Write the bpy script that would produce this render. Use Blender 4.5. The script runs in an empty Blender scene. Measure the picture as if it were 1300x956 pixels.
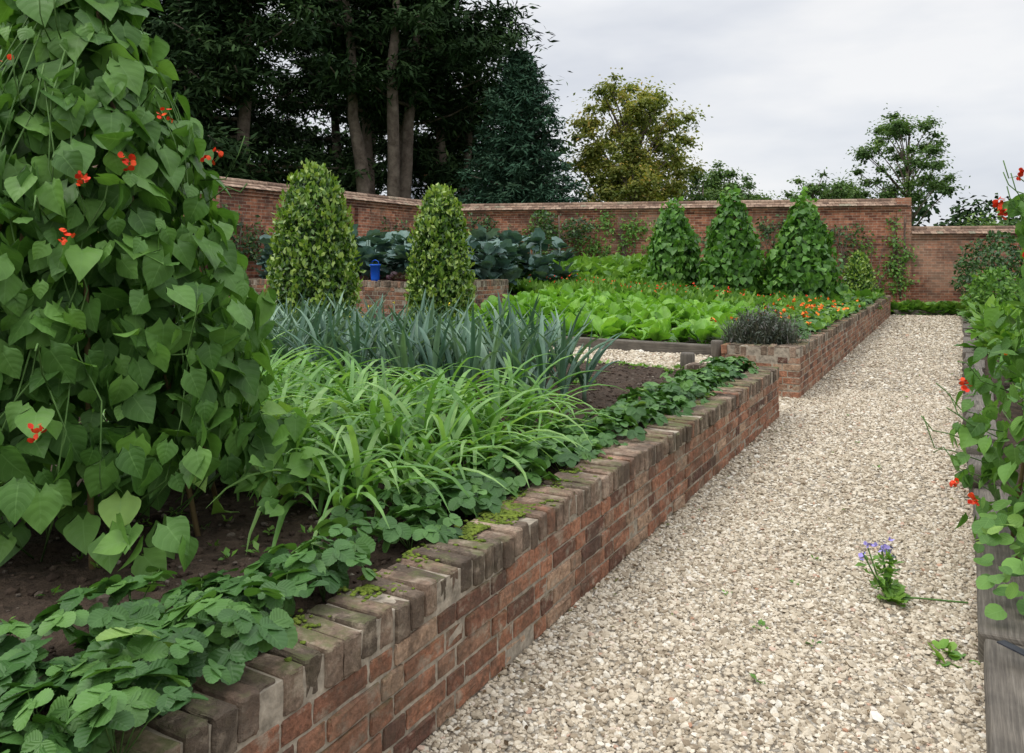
import bpy, bmesh, math
import numpy as np
rng=np.random.default_rng(7)
C,S=0.8744,0.4853
def G(r,d): return (C*r-S*d, S*r+C*d)     # survey frame (lateral, distance) -> garden frame
U=lambda a,b,n=None: rng.uniform(a,b,n)
scene=bpy.context.scene

# ------------------------------------------------------------------ materials
def newmat(name):
    m=bpy.data.materials.new(name); m.use_nodes=True
    nt=m.node_tree; nt.nodes.clear()
    out=nt.nodes.new('ShaderNodeOutputMaterial')
    b=nt.nodes.new('ShaderNodeBsdfPrincipled')
    nt.links.new(b.outputs[0],out.inputs[0])
    return m,nt,b,out
def nd(nt,t,**k):
    n=nt.nodes.new(t)
    for a,v in k.items(): setattr(n,a,v)
    return n
def mth(nt,op,a,b=None,c=None):
    n=nd(nt,'ShaderNodeMath',operation=op)
    for i,v in enumerate((a,b,c)):
        if v is None: continue
        if isinstance(v,(int,float)): n.inputs[i].default_value=v
        else: nt.links.new(v,n.inputs[i])
    return n.outputs[0]
def mixc(nt,f,a,b,mode='MIX'):
    n=nd(nt,'ShaderNodeMix',data_type='RGBA',blend_type=mode)
    for s,v in ((n.inputs[0],f),(n.inputs[6],a),(n.inputs[7],b)):
        if isinstance(v,(int,float)): s.default_value=v
        elif isinstance(v,tuple): s.default_value=(*v,1)
        else: nt.links.new(v,s)
    return n.outputs[2]
def mr(nt,v,a,b,c,d):
    n=nd(nt,'ShaderNodeMapRange'); nt.links.new(v,n.inputs[0])
    for i,x in enumerate((a,b,c,d)): n.inputs[i+1].default_value=x
    return n.outputs[0]
def noise(nt,scale,detail=4,rough=.55,vec=None):
    n=nd(nt,'ShaderNodeTexNoise'); n.inputs['Scale'].default_value=scale
    n.inputs['Detail'].default_value=detail; n.inputs['Roughness'].default_value=rough
    if vec is None:
        g=nd(nt,'ShaderNodeNewGeometry'); vec=g.outputs['Position']
    nt.links.new(vec,n.inputs['Vector'])
    return n.outputs[0]
def ramp(nt,f,stops):
    n=nd(nt,'ShaderNodeValToRGB'); nt.links.new(f,n.inputs[0])
    e=n.color_ramp.elements
    while len(e)<len(stops): e.new(.5)
    for i,(p,c) in enumerate(stops): e[i].position=p; e[i].color=(*c,1)
    return n.outputs[0]
def bump(nt,b,h,st,dist):
    n=nd(nt,'ShaderNodeBump'); n.inputs['Strength'].default_value=st; n.inputs['Distance'].default_value=dist
    nt.links.new(h,n.inputs['Height']); nt.links.new(n.outputs[0],b.inputs['Normal'])
def rndattr(nt):
    a=nd(nt,'ShaderNodeAttribute',attribute_name='rnd'); return a.outputs['Fac']

def leafmat(name,stops,veins=0,vein_c=(.25,.4,.12),rough=.45,trans=.3,vk=6,spec=.35,patch=None,vb=.3):
    m,nt,b,out=newmat(name)
    col=ramp(nt,rndattr(nt),stops)
    nz=noise(nt,patch or 9,2)
    col=mixc(nt,1.0,col,ramp(nt,nz,[(.3,(.74,.76,.7)),(.7,(1.2,1.18,1.1))]),'MULTIPLY')
    if veins>0:
        uv=nd(nt,'ShaderNodeUVMap'); sp=nd(nt,'ShaderNodeSeparateXYZ'); nt.links.new(uv.outputs[0],sp.inputs[0])
        a=mth(nt,'ABSOLUTE',mth(nt,'MULTIPLY_ADD',sp.outputs[0],2.0,-1.0))
        t=mth(nt,'SUBTRACT',mth(nt,'MULTIPLY',sp.outputs[1],float(vk)),mth(nt,'MULTIPLY',a,vk*.3))
        pp=mth(nt,'PINGPONG',t,.5)
        line=mr(nt,pp,0.0,.07,1,0); mid=mr(nt,a,.0,.06,1,0)
        v=mth(nt,'MAXIMUM',mth(nt,'MULTIPLY',line,.5),mid)
        col=mixc(nt,mth(nt,'MULTIPLY',v,veins),col,vein_c)
        bump(nt,b,pp,vb,.006)
    nt.links.new(col,b.inputs['Base Color'])
    b.inputs['Roughness'].default_value=rough
    b.inputs['Specular IOR Level'].default_value=spec
    if trans>0:
        tr=nd(nt,'ShaderNodeBsdfTranslucent')
        nt.links.new(mixc(nt,1.0,col,(1.5,1.6,.7),'MULTIPLY'),tr.inputs[0])
        mx=nd(nt,'ShaderNodeMixShader'); mx.inputs[0].default_value=trans
        nt.links.new(b.outputs[0],mx.inputs[1]); nt.links.new(tr.outputs[0],mx.inputs[2])
        nt.links.new(mx.outputs[0],out.inputs[0])
    return m
def plain(name,c1,c2,scale=8,rough=.8,bs=.4,bd=.01,detail=4):
    m,nt,b,out=newmat(name)
    n=noise(nt,scale,detail,.65)
    nt.links.new(ramp(nt,n,[(.3,c1),(.7,c2)]),b.inputs['Base Color'])
    b.inputs['Roughness'].default_value=rough; b.inputs['Specular IOR Level'].default_value=.2
    bump(nt,b,n,bs,bd)
    return m
def rndmat(name,stops,rough=.8,nscale=40,bs=.3,bd=.004,dirt=.35):
    m,nt,b,out=newmat(name)
    col=ramp(nt,rndattr(nt),stops); n=noise(nt,nscale,3,.65)
    col=mixc(nt,1.0,col,ramp(nt,n,[(.3,(1-dirt,)*3),(.7,(1+dirt*.6,)*3)]),'MULTIPLY')
    nt.links.new(col,b.inputs['Base Color']); b.inputs['Roughness'].default_value=rough
    b.inputs['Specular IOR Level'].default_value=.2
    if bs: bump(nt,b,n,bs,bd)
    return m

M={}
M['bean']=leafmat('bean_leaf',[(0,(.048,.12,.026)),(.5,(.095,.205,.045)),(.85,(.15,.295,.065)),(1,(.25,.40,.095))],.4,(.20,.36,.11),.5,.3,5,.28)
M['bean_far']=leafmat('bean_leaf_far',[(0,(.04,.11,.02)),(.6,(.09,.22,.035)),(1,(.19,.36,.06))],0,trans=.25)
M['straw']=leafmat('strawberry_leaf',[(0,(.026,.078,.018)),(.5,(.058,.145,.032)),(.9,(.105,.22,.052)),(1,(.18,.29,.08))],.3,(.13,.26,.08),.5,.2,6,.35,vb=.28)
M['strap']=leafmat('garlic_leaf',[(0,(.07,.17,.035)),(.5,(.13,.28,.065)),(1,(.26,.42,.14))],0,rough=.42,trans=.3)
M['leek']=leafmat('leek_leaf',[(0,(.05,.11,.08)),(.5,(.095,.18,.13)),(1,(.19,.29,.21))],0,rough=.45,trans=.15)
M['chard']=leafmat('chard_leaf',[(0,(.06,.16,.02)),(.5,(.13,.30,.035)),(1,(.24,.45,.07))],.4,(.3,.45,.15),.45,.3,6)
M['kale']=leafmat('kale_leaf',[(0,(.04,.09,.08)),(.6,(.08,.15,.135)),(1,(.17,.25,.22))],.4,(.2,.27,.23),.5,.1,5)
M['beet']=leafmat('beet_leaf',[(0,(.03,.012,.018)),(.6,(.07,.02,.035)),(1,(.06,.08,.03))],0,trans=.2)
M['bay']=leafmat('bay_leaf',[(0,(.022,.065,.010)),(.45,(.065,.15,.02)),(.75,(.15,.26,.035)),(1,(.32,.42,.08))],0,rough=.35,trans=.2,spec=.5)
M['herb']=leafmat('herb_leaf',[(0,(.05,.13,.022)),(.5,(.10,.22,.035)),(1,(.20,.35,.06))],0,trans=.25)
M['laven']=leafmat('grey_herb',[(0,(.045,.06,.045)),(.6,(.085,.105,.08)),(1,(.14,.12,.12))],0,trans=.1)
M['darkshrub']=leafmat('dark_shrub_leaf',[(0,(.02,.05,.018)),(.6,(.045,.11,.03)),(1,(.11,.20,.05))],0,trans=.15)
M['farwood']=leafmat('far_wood_leaf',[(0,(.012,.028,.011)),(.6,(.03,.058,.02)),(1,(.07,.115,.04))],0,trans=0,spec=.05,rough=.8,patch=.4)
M['cyp']=leafmat('cypress_foliage',[(0,(.012,.026,.012)),(.5,(.030,.058,.023)),(.9,(.060,.105,.038)),(1,(.095,.145,.052))],0,rough=.8,trans=0,spec=.05,patch=.6)
M['pine']=leafmat('pine_needles',[(0,(.020,.048,.032)),(.6,(.045,.095,.060)),(1,(.095,.16,.10))],0,rough=.8,trans=0,spec=.05,patch=.8)
M['autumn']=leafmat('autumn_leaf',[(0,(.085,.12,.03)),(.4,(.18,.21,.05)),(.75,(.31,.29,.075)),(1,(.46,.29,.09))],0,rough=.6,trans=.3,spec=.15,patch=.5)
M['tree']=leafmat('broad_leaf',[(0,(.04,.08,.025)),(.6,(.095,.165,.05)),(1,(.18,.26,.08))],0,rough=.6,trans=.25,spec=.15,patch=.5)
M['bark']=plain('bark',(.07,.052,.04),(.22,.175,.14),3,.9,.8,.05)
M['cane']=plain('cane',(.16,.11,.05),(.25,.18,.09),12,.7)
M['soil']=plain('soil',(.026,.018,.012),(.075,.052,.036),22,.95,.9,.03)
M['clod']=rndmat('soil_clod',[(0,(.03,.02,.014)),(.8,(.075,.052,.037)),(.97,(.12,.10,.08)),(1,(.3,.26,.2))],.95,60,0)
M['grass']=plain('grass',(.03,.06,.015),(.07,.12,.03),1.5,.9,.5,.05)
M['petal_red']=rndmat('scarlet_petal',[(0,(.60,.025,.01)),(1,(.85,.09,.02))],.5)
M['petal_or']=rndmat('orange_petal',[(0,(.75,.10,.01)),(1,(.9,.25,.02))],.5)
M['petal_y']=rndmat('yellow_petal',[(0,(.8,.6,.02)),(1,(.85,.75,.1))],.5)
M['petal_bl']=rndmat('blue_petal',[(0,(.30,.24,.6)),(1,(.42,.38,.7))],.5)
M['stem']=plain('stem',(.05,.11,.025),(.11,.2,.05),20,.6)
M['moss']=plain('moss',(.055,.085,.012),(.17,.22,.028),38,.95,1,.01)
M['mortar']=plain('mortar',(.17,.145,.11),(.42,.36,.28),24,.95,.8,.008)
M['gravel_st']=rndmat('gravel_stone',[(0,(.22,.17,.115)),(.2,(.36,.30,.215)),(.55,(.49,.42,.315)),(.85,(.58,.515,.405)),(.97,(.65,.61,.52)),(1,(.38,.21,.13))],.85,60,0,.003,.22)
M['blue']=plain('blue_plastic',(.01,.08,.5),(.015,.10,.55),5,.35,.05)
M['slate']=plain('slate',(.02,.022,.028),(.04,.042,.05),20,.6)

# gravel base (between stones / distance)
m,nt,b,out=newmat('gravel_base'); g=nd(nt,'ShaderNodeNewGeometry')
v=nd(nt,'ShaderNodeTexVoronoi'); v.inputs['Scale'].default_value=50; nt.links.new(g.outputs['Position'],v.inputs['Vector'])
sp=nd(nt,'ShaderNodeSeparateColor'); nt.links.new(v.outputs['Color'],sp.inputs[0])
col=ramp(nt,sp.outputs[0],[(0,(.18,.14,.095)),(.3,(.34,.285,.21)),(.7,(.45,.39,.30)),(1,(.54,.49,.40))])
edge=mr(nt,v.outputs['Distance'],.25,.75,1,.5)
cc=nd(nt,'ShaderNodeCombineColor'); 
for i in range(3): nt.links.new(edge,cc.inputs[i])
col=mixc(nt,1.0,col,cc.outputs[0],'MULTIPLY')
nt.links.new(col,b.inputs['Base Color']); b.inputs['Roughness'].default_value=.9
inv=mth(nt,'SUBTRACT',1.0,v.outputs['Distance']); bump(nt,b,inv,.9,.02)
M['gravel']=m

# individually laid bricks
def brickmat(name,stops,moss,soot):
    m,nt,b,out=newmat(name)
    col=ramp(nt,rndattr(nt),stops)
    n1=noise(nt,48,5,.75); n2=noise(nt,4,4,.65); n3=noise(nt,13,4,.7)
    col=mixc(nt,1.0,col,ramp(nt,n1,[(.32,(.5,.48,.46)),(.65,(1.3,1.26,1.2))]),'MULTIPLY')
    col=mixc(nt,mr(nt,n3,.53,.66,0,.75),col,(.36,.29,.215))      # lime bloom
    col=mixc(nt,mr(nt,n2,.46,.62,0,soot),col,(.075,.058,.044))      # soot
    col=mixc(nt,mr(nt,n3,.46,.36,0,.5),col,(.10,.07,.05))
    g=nd(nt,'ShaderNodeNewGeometry'); s=nd(nt,'ShaderNodeSeparateXYZ'); nt.links.new(g.outputs['Normal'],s.inputs[0])
    up=mr(nt,s.outputs[2],.3,.9,0.12,1)
    n4=noise(nt,3.2,5,.75)
    f=mth(nt,'MULTIPLY',up,mr(nt,n4,.48,.60,0,moss))
    col=mixc(nt,f,col,(.105,.12,.045))
    nt.links.new(col,b.inputs['Base Color']); b.inputs['Roughness'].default_value=.92
    b.inputs['Specular IOR Level'].default_value=.15
    bump(nt,b,n1,.9,.012)
    return m
M['brick']=brickmat('old_brick',[(0,(.11,.058,.047)),(.15,(.20,.10,.068)),(.45,(.31,.145,.09)),(.7,(.38,.185,.115)),(.85,(.28,.18,.125)),(1,(.45,.31,.215))],.4,.55)
M['cap']=brickmat('weathered_cap_brick',[(0,(.10,.08,.062)),(.4,(.19,.145,.11)),(.7,(.25,.175,.13)),(.9,(.34,.26,.20)),(1,(.33,.15,.09))],.75,.75)
M['tile']=rndmat('clay_tile',[(0,(.14,.09,.065)),(.5,(.25,.165,.115)),(.9,(.33,.235,.17)),(1,(.22,.20,.14))],.9,12,0,.004,.45)
# wall brick texture
m,nt,b,out=newmat('garden_wall_brick'); uv=nd(nt,'ShaderNodeUVMap')
br=nd(nt,'ShaderNodeTexBrick'); nt.links.new(uv.outputs[0],br.inputs['Vector'])
br.inputs['Scale'].default_value=1; br.inputs['Brick Width'].default_value=.225; br.inputs['Row Height'].default_value=.075
br.inputs['Mortar Size'].default_value=.006; br.inputs['Mortar Smooth'].default_value=.2; br.inputs['Bias'].default_value=-.1
br.inputs['Color1'].default_value=(.17,.065,.043,1); br.inputs['Color2'].default_value=(.48,.20,.115,1); br.inputs['Mortar'].default_value=(.38,.31,.235,1)
n1=noise(nt,1.1,4,.7); n2=noise(nt,9,3,.6); n3=noise(nt,.45,4,.65)
col=mixc(nt,1.0,br.outputs[0],ramp(nt,n1,[(.3,(.62,.60,.6)),(.7,(1.15,1.12,1.1))]),'MULTIPLY')
col=mixc(nt,1.0,col,ramp(nt,n2,[(.3,(.62,.6,.58)),(.7,(1.28,1.28,1.28))]),'MULTIPLY')
col=mixc(nt,mr(nt,n3,.50,.66,0,.4),col,(.42,.31,.22))
col=mixc(nt,mr(nt,n1,.5,.3,0,.55),col,(.10,.07,.055))
nt.links.new(col,b.inputs['Base Color']); b.inputs['Roughness'].default_value=.9; b.inputs['Specular IOR Level'].default_value=.15
M['wall']=m
# timber
m,nt,b,out=newmat('sleeper_timber'); uv=nd(nt,'ShaderNodeUVMap')
mp=nd(nt,'ShaderNodeMapping'); nt.links.new(uv.outputs[0],mp.inputs[0]); mp.inputs['Scale'].default_value=(2,60,1)
n1=noise(nt,1.5,6,.7,mp.outputs[0]); n2=noise(nt,6,5)
col=ramp(nt,n1,[(.25,(.04,.033,.027)),(.5,(.115,.098,.08)),(.75,(.22,.195,.165))])
col=mixc(nt,1.0,col,ramp(nt,n2,[(.3,(.65,.65,.62)),(.7,(1.2,1.2,1.15))]),'MULTIPLY')
nt.links.new(col,b.inputs['Base Color']); b.inputs['Roughness'].default_value=.9; bump(nt,b,n1,.8,.012)
M['timber']=m

# ------------------------------------------------------------------ mesh helpers
class Acc:
    def __init__(s): s.V=[];s.T=[];s.uv=[];s.r=[];s.mi=[];s.n=0
    def add(s,V,T,uv=None,r=None,mi=0):
        V=np.asarray(V,float).reshape(-1,3); T=np.asarray(T,int).reshape(-1,3)
        k=len(V)
        s.V.append(V); s.T.append(T+s.n); s.n+=k
        s.uv.append(np.zeros((k,2)) if uv is None else np.asarray(uv,float).reshape(-1,2))
        s.r.append(np.full(k,.5) if r is None else (np.full(k,float(r)) if np.isscalar(r) else np.asarray(r,float)))
        s.mi.append(np.full(len(T),mi,int))
    def build(s,name,mats,smooth=True,parent=None,jit=0):
        V=np.concatenate(s.V);T=np.concatenate(s.T);uv=np.concatenate(s.uv);r=np.concatenate(s.r);mi=np.concatenate(s.mi)
        if jit: V=V+rng.normal(0,jit,V.shape)
        me=bpy.data.meshes.new(name)
        me.vertices.add(len(V)); me.vertices.foreach_set('co',V.astype(np.float32).ravel())
        me.loops.add(len(T)*3); me.loops.foreach_set('vertex_index',T.astype(np.int32).ravel())
        me.polygons.add(len(T)); me.polygons.foreach_set('loop_start',(np.arange(len(T))*3).astype(np.int32))
        me.polygons.foreach_set('material_index',mi.astype(np.int32))
        me.polygons.foreach_set('use_smooth',np.full(len(T),smooth,bool))
        me.update(calc_edges=True)
        l=me.uv_layers.new(name='UVMap'); l.data.foreach_set('uv',uv[T.ravel()].astype(np.float32).ravel())
        a=me.attributes.new('rnd','FLOAT','POINT'); a.data.foreach_set('value',r.astype(np.float32))
        for k in mats: me.materials.append(M[k])
        o=bpy.data.objects.new(name,me); scene.collection.objects.link(o)
        if parent: o.parent=parent
        return o
def empty(name,loc=(0,0,0)):
    e=bpy.data.objects.new(name,None); scene.collection.objects.link(e); e.empty_display_size=.2
    return e
def nrm(a): return a/np.maximum(np.linalg.norm(a,axis=-1,keepdims=True),1e-9)
def frames(n,t):
    z=nrm(n); y=nrm(t-(t*z).sum(-1,keepdims=True)*z); x=np.cross(y,z)
    return np.stack([x,y,z],-1)
def inst(acc,proto,pos,R,sc,rnd,mi=0):
    pV,pT,pU=proto; pos=np.asarray(pos,float); N=len(pos)
    if N==0: return
    sc=np.asarray(sc,float)
    if sc.ndim==0: sc=np.full(N,float(sc))
    if sc.ndim==1: sc=np.repeat(sc[:,None],3,1)
    V=np.einsum('nij,nkj->nki',R,pV[None]*sc[:,None,:])+pos[:,None,:]
    T=pT[None]+(np.arange(N)*len(pV))[:,None,None]
    acc.add(V,T,np.tile(pU,(N,1)),np.repeat(rnd,len(pV)),mi)
def grid_leaf(vs,ws,cols,lobe=0,fold=.2,droop=.2,serr=0,wave=0):
    vs=np.array(vs);ws=np.array(ws);us=np.linspace(-1,1,cols)
    V=[];UV=[]
    for i,(v,w) in enumerate(zip(vs,ws)):
        for u in us:
            ww=w*(1+(serr*(1 if i%2 else -1) if abs(u)>.9 else 0))
            y=v-lobe*math.sin(math.pi*min(1,abs(u)*.95))*(1-v)**3
            z=fold*abs(u)*ww-droop*v*v+wave*math.sin(v*14+u*2)*abs(u)
            V.append((u*ww,y,z));UV.append((.5+.5*u,v))
    T=[]
    for i in range(len(vs)-1):
        for j in range(cols-1):
            a=i*cols+j
            T+= [(a,a+1,a+cols+1),(a,a+cols+1,a+cols)]
    return np.array(V),np.array(T),np.array(UV)
def grid_hi(f,rows,cols,**k):
    vs=np.linspace(0,1,rows); return grid_leaf(vs,[f(v) for v in vs],cols,**k)
hv,hw_=[0,.08,.2,.35,.5,.65,.8,.92,1],[.26,.42,.50,.49,.42,.31,.18,.07,.004]
P_heart=grid_leaf(hv,hw_,5,lobe=.24,fold=.22,droop=.22)
P_heart2=grid_leaf(hv,hw_,5,lobe=.24,fold=-.12,droop=.08,wave=.03)
P_heart3=grid_leaf(hv,hw_,5,lobe=.2,fold=.45,droop=.4,wave=.02)
P_heartlo=grid_leaf([0,.25,.65,1],[.25,.5,.32,.01],3,lobe=.2,fold=.25,droop=.2)
P_nast=grid_leaf([0,.15,.4,.7,.9,1],[.25,.42,.5,.42,.22,.05],5,fold=.12,droop=.05)
P_straw=grid_hi(lambda v:.03+.43*math.sin(math.pi*min(1,v*.86+.07))**.7,14,5,fold=.22,droop=.16,serr=.055)
P_chard=grid_hi(lambda v:(.03 if v<.25 else .30*math.sin(math.pi*min(.97,(v-.2)/.8))**.7+.02),9,5,fold=.35,droop=.22,wave=.05)
P_cab=grid_hi(lambda v:.06+.40*math.sin(math.pi*min(.93,v))**.7,7,5,fold=.3,droop=.25,wave=.06)
P_lo=(np.array([(0,0,0),(-.28,.5,.06),(.28,.5,.06),(0,.5,-.03),(0,1,-.08)]),np.array([(0,3,1),(0,2,3),(1,3,4),(3,2,4)]),np.array([(.5,0),(0,.5),(1,.5),(.5,.5),(.5,1)]))
P_round=grid_leaf([0,.3,.7,1],[.3,.5,.5,.28],3,fold=.1,droop=.05)
P_needle=(np.array([(0,0,0),(-.13,.35,.03),(.13,.45,0),(0,1,-.1)]),np.array([(0,2,1),(1,2,3)]),np.zeros((4,2)))
def ico():
    bm=bmesh.new(); bmesh.ops.create_icosphere(bm,subdivisions=1,radius=1)
    V=np.array([v.co[:] for v in bm.verts]);T=np.array([[v.index for v in f.verts] for f in bm.faces]);bm.free()
    return V,T
icoV,icoT=ico()
def bbox(sx,sy,sz,bev=.006,seg=2,sub=0):
    bm=bmesh.new(); bmesh.ops.create_cube(bm,size=1)
    for v in bm.verts: v.co.x*=sx;v.co.y*=sy;v.co.z*=sz
    if bev: bmesh.ops.bevel(bm,geom=bm.edges[:],offset=bev,segments=seg,profile=.5,affect='EDGES')
    if sub: bmesh.ops.subdivide_edges(bm,edges=[e for e in bm.edges if e.calc_length()>.03],cuts=sub,use_grid_fill=True)
    bmesh.ops.triangulate(bm,faces=bm.faces[:]); bm.verts.index_update()
    V=np.array([v.co[:] for v in bm.verts]);T=np.array([[v.index for v in f.verts] for f in bm.faces])
    bm.free()
    ln=int(np.argmax([sx,sy,sz])); o=[i for i in range(3) if i!=ln]
    U_=np.stack([V[:,ln],V[:,o[0]]+V[:,o[1]]],-1)
    return V,T,U_
def rotz(a):
    a=np.asarray(a,float);c,s=np.cos(a),np.sin(a);z=np.zeros_like(a);o=np.ones_like(a)
    return np.stack([np.stack([c,-s,z],-1),np.stack([s,c,z],-1),np.stack([z,z,o],-1)],-2)
def smallrot(n,amt):
    e=rng.normal(0,amt,(n,3)); R=np.tile(np.eye(3),(n,1,1))
    R[:,0,1]=-e[:,2];R[:,1,0]=e[:,2];R[:,0,2]=e[:,1];R[:,2,0]=-e[:,1];R[:,1,2]=-e[:,0];R[:,2,1]=e[:,0]
    return R
def tube(acc,pts,rad,n=7,mi=0,r=.5):
    pts=np.array(pts,float);rad=np.array(rad,float);k=len(pts)
    d=nrm(np.gradient(pts,axis=0)); up=np.tile(np.array([[.31,.17,.93]]),(k,1))
    hor=np.abs(d[:,2])>.9; up[hor]=(1,.2,0)
    x=nrm(np.cross(d,up)); y=np.cross(d,x)
    a=np.linspace(0,2*math.pi,n,endpoint=False)
    V=pts[:,None]+rad[:,None,None]*(np.cos(a)[None,:,None]*x[:,None]+np.sin(a)[None,:,None]*y[:,None])
    T=[]
    for i in range(k-1):
        for j in range(n):
            p=i*n+j;q=i*n+(j+1)%n
            T+=[(p,q,q+n),(p,q+n,p+n)]
    c=len(V.reshape(-1,3)); V=np.vstack([V.reshape(-1,3),pts[-1:],pts[:1]])
    for j in range(n): T.append(((k-1)*n+j,(k-1)*n+(j+1)%n,c)); T.append(((j+1)%n,j,c+1))
    uv=np.zeros((len(V),2)); L=np.concatenate([[0],np.cumsum(np.linalg.norm(np.diff(pts,axis=0),axis=1))])
    uv[:c,0]=np.repeat(L,n); uv[:c,1]=np.tile(a/6.28*.2,k)
    acc.add(V,T,uv,r,mi)
def vn(x,y,f=1.0,seed=1):
    q=np.random.default_rng(seed);o=0
    for i in range(10):
        a=q.uniform(0,6.28);k=f*q.uniform(.6,2.2);o=o+np.sin((x*np.cos(a)+y*np.sin(a))*k+q.uniform(0,6.28))/(1+.3*i)
    return o/4
def sheet(name,x0,x1,y0,y1,step,hf,mat,jit=0):
    nx=max(2,int((x1-x0)/step)+1);ny=max(2,int((y1-y0)/step)+1)
    xs=np.linspace(x0,x1,nx);ys=np.linspace(y0,y1,ny);X,Y=np.meshgrid(xs,ys)
    Z=hf(X,Y)+(rng.normal(0,jit,X.shape) if jit else 0)
    V=np.stack([X,Y,Z],-1).reshape(-1,3)
    i=np.arange(ny-1)[:,None]*nx+np.arange(nx-1)[None]; i=i.ravel()
    T=np.concatenate([np.stack([i,i+1,i+nx+1],-1),np.stack([i,i+nx+1,i+nx],-1)])
    a=Acc();a.add(V,T,V[:,:2]);return a.build(name,[mat])

# ------------------------------------------------------------------ terrain
XB=-1.43      # outer face of raised beds
H1=.42
def hbed(x,y):
    s=np.clip((-x-2)/6,0,1); return .46+.07*np.clip(y-9.4,0,20)*s
sheet('ground',-400,400,-400,400,100,lambda x,y:x*0-.03,'grass')
sheet('gravel_path',-3.2,.35,-4,27.5,.5,lambda x,y:x*0+.0,'gravel')
def soil1(x,y): return H1+.015*vn(x,y,3,3)+.012*vn(x,y,11,4)+.006*vn(x,y,30,5)
sheet('soil_bed',-6.6,XB-.2,-2,7.72,.035,soil1,'soil',.005)
sheet('soil_bed',-14,-6.55,-2,9.3,.2,lambda x,y:soil1(x,y)-.005,'soil',.01)
sheet('soil_bed',-14,XB-.18,9.45,26,.12,lambda x,y:hbed(x,y)+.02*vn(x,y,5,8),'soil',.012)
sheet('soil_bed',.3,7,-3,27.5,.1,lambda x,y:.09+.02*vn(x,y,5,9),'soil',.01)
sheet('gravel_cross_path',-6.7,-2.25,7.6,9.42,.2,lambda x,y:.375+x*0,'gravel')
# clods
a=Acc(); N=9000
p=np.stack([U(-4.5,-1.66,N),U(.2,7.7,N)],-1); z=soil1(p[:,0],p[:,1])+.003
V0=icoV*np.array([1,.8,.6])
s=rng.gamma(2,.0035,N)+.003
inst(a,(V0,icoT,np.zeros((12,2))),np.column_stack([p,z]),rotz(U(0,6.28,N)),s,U(0,1,N))
a.build('soil_clods',['clod'],False,jit=.001)

# gravel stones
a=Acc()
def stones(x0,x1,y0,y1,n,smin,smax,z=0.0):
    for k in range(6):
        Vk=icoV*rng.uniform(.65,1.3,(12,1))*np.array([1,.8,.5]); m_=n//6
        x=U(x0,x1,m_);y=U(y0,y1,m_); s=U(smin,smax,m_)*np.exp(rng.normal(0,.28,m_))
        R=np.einsum('nij,njk->nik',rotz(U(0,6.28,m_)),smallrot(m_,.25))
        inst(a,(Vk,icoT,np.zeros((12,2))),np.column_stack([x,y,z+s*.3*U(0,1.3,m_)]),R,s,U(0,1,m_))
stones(XB+.0,.16,1.6,5.2,42000,.0057,.0106)
stones(XB-.1,.2,5.2,10,25000,.0078,.0138)
stones(XB,.24,10,17,9000,.012,.019)
stones(XB,.26,17,25,4000,.017,.025)
stones(-2.25,XB-.02,7.9,9.03,2000,.012,.02)
stones(-5,-2.3,7.9,9.35,6000,.012,.020,.375)
a.build('gravel_stones',['gravel_st'],False)
# leaf litter on the path, thickest along the wall foot
a=Acc();n=260;x=XB+np.abs(rng.normal(.03,.10,n));k=rng.random(n)<.3;x[k]=U(XB,.1,k.sum())
inst(a,P_lo,np.column_stack([x,U(2,10,n),U(.008,.02,n)]),frames(rng.normal(0,.3,(n,3))+[0,0,1],rng.normal(0,1,(n,3))*[1,1,0]),U(.012,.035,n),U(0,1,n))
M['litter']=rndmat('leaf_litter',[(0,(.06,.04,.02)),(.6,(.16,.10,.05)),(1,(.12,.16,.04))],.8,30,0)
a.build('leaf_litter',['litter'],False)

# ------------------------------------------------------------------ raised-bed brickwork
B_str=bbox(.102,.215,.065,.006,2,2);B_hdr=bbox(.102,.102,.065,.006,2,1);B_cap=bbox(.222,.064,.108,.009,2,2)
def brick_run(a,p0,p1,z0,nc,capz=True,inset=0,hdr=True):
    p0=np.array(p0,float);p1=np.array(p1,float);L=np.linalg.norm(p1-p0);d=(p1-p0)/L
    n=np.array([d[1],-d[0]]); ang=math.atan2(d[1],d[0])-math.pi/2   # outward normal to right of travel
    for c in range(nc):
        s=-(.06 if c%2 else .0);k=c%2
        while s<L-.03:
            w=.215 if (k%2==0 or not hdr) else .102
            s0=max(s,0);s1=min(s+w,L)
            if s1-s0>.04:
                pr=B_str if w>.2 else B_hdr
                m_=(s0+s1)/2; q=p0+d*m_-n*(.051+rng.normal(0,.0025))
                R=rotz(np.array([ang]))@smallrot(1,.009)
                inst(a,pr,[(q[0],q[1],z0+c*.075+.0365)],R,np.array([[1,(s1-s0)/w,U(.94,1.04)]]),np.array([U(0,1)]))
            s+=w+.010*U(.7,1.3);k+=1
    if capz:
        zc=z0+nc*.075+.054;s=.0
        while s<L-.05:
            th=.064*U(.88,1.12)
            q=p0+d*(s+th/2)-n*(.107+rng.normal(0,.006))
            R=rotz(np.array([ang]))@smallrot(1,.026)
            inst(a,B_cap,[(q[0],q[1],zc+rng.normal(0,.005))],R,np.array([[U(.94,1.04),th/.064,U(.92,1.03)]]),np.array([U(0,1)]),1)
            s+=th+.009*U(.7,1.3)
    # mortar core
    q0=p0+d*.006;q1=p1-d*.004
    o=-n*.0045;i_=-n*.205
    zt=z0+nc*.075+(.096 if capz else -.005)
    c4=[q0+o,q1+o,q1+i_,q0+i_]
    V=[(x[0],x[1],z0-.05) for x in c4]+[(x[0],x[1],zt) for x in c4]
    T=[(0,1,5),(0,5,4),(1,2,6),(1,6,5),(2,3,7),(2,7,6),(3,0,4),(3,4,7),(4,5,6),(4,6,7)]
    a.add(V,T,None,.5,2)
a=Acc(); brick_run(a,(XB,-1.5),(XB,7.86),.0,5); 
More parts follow.
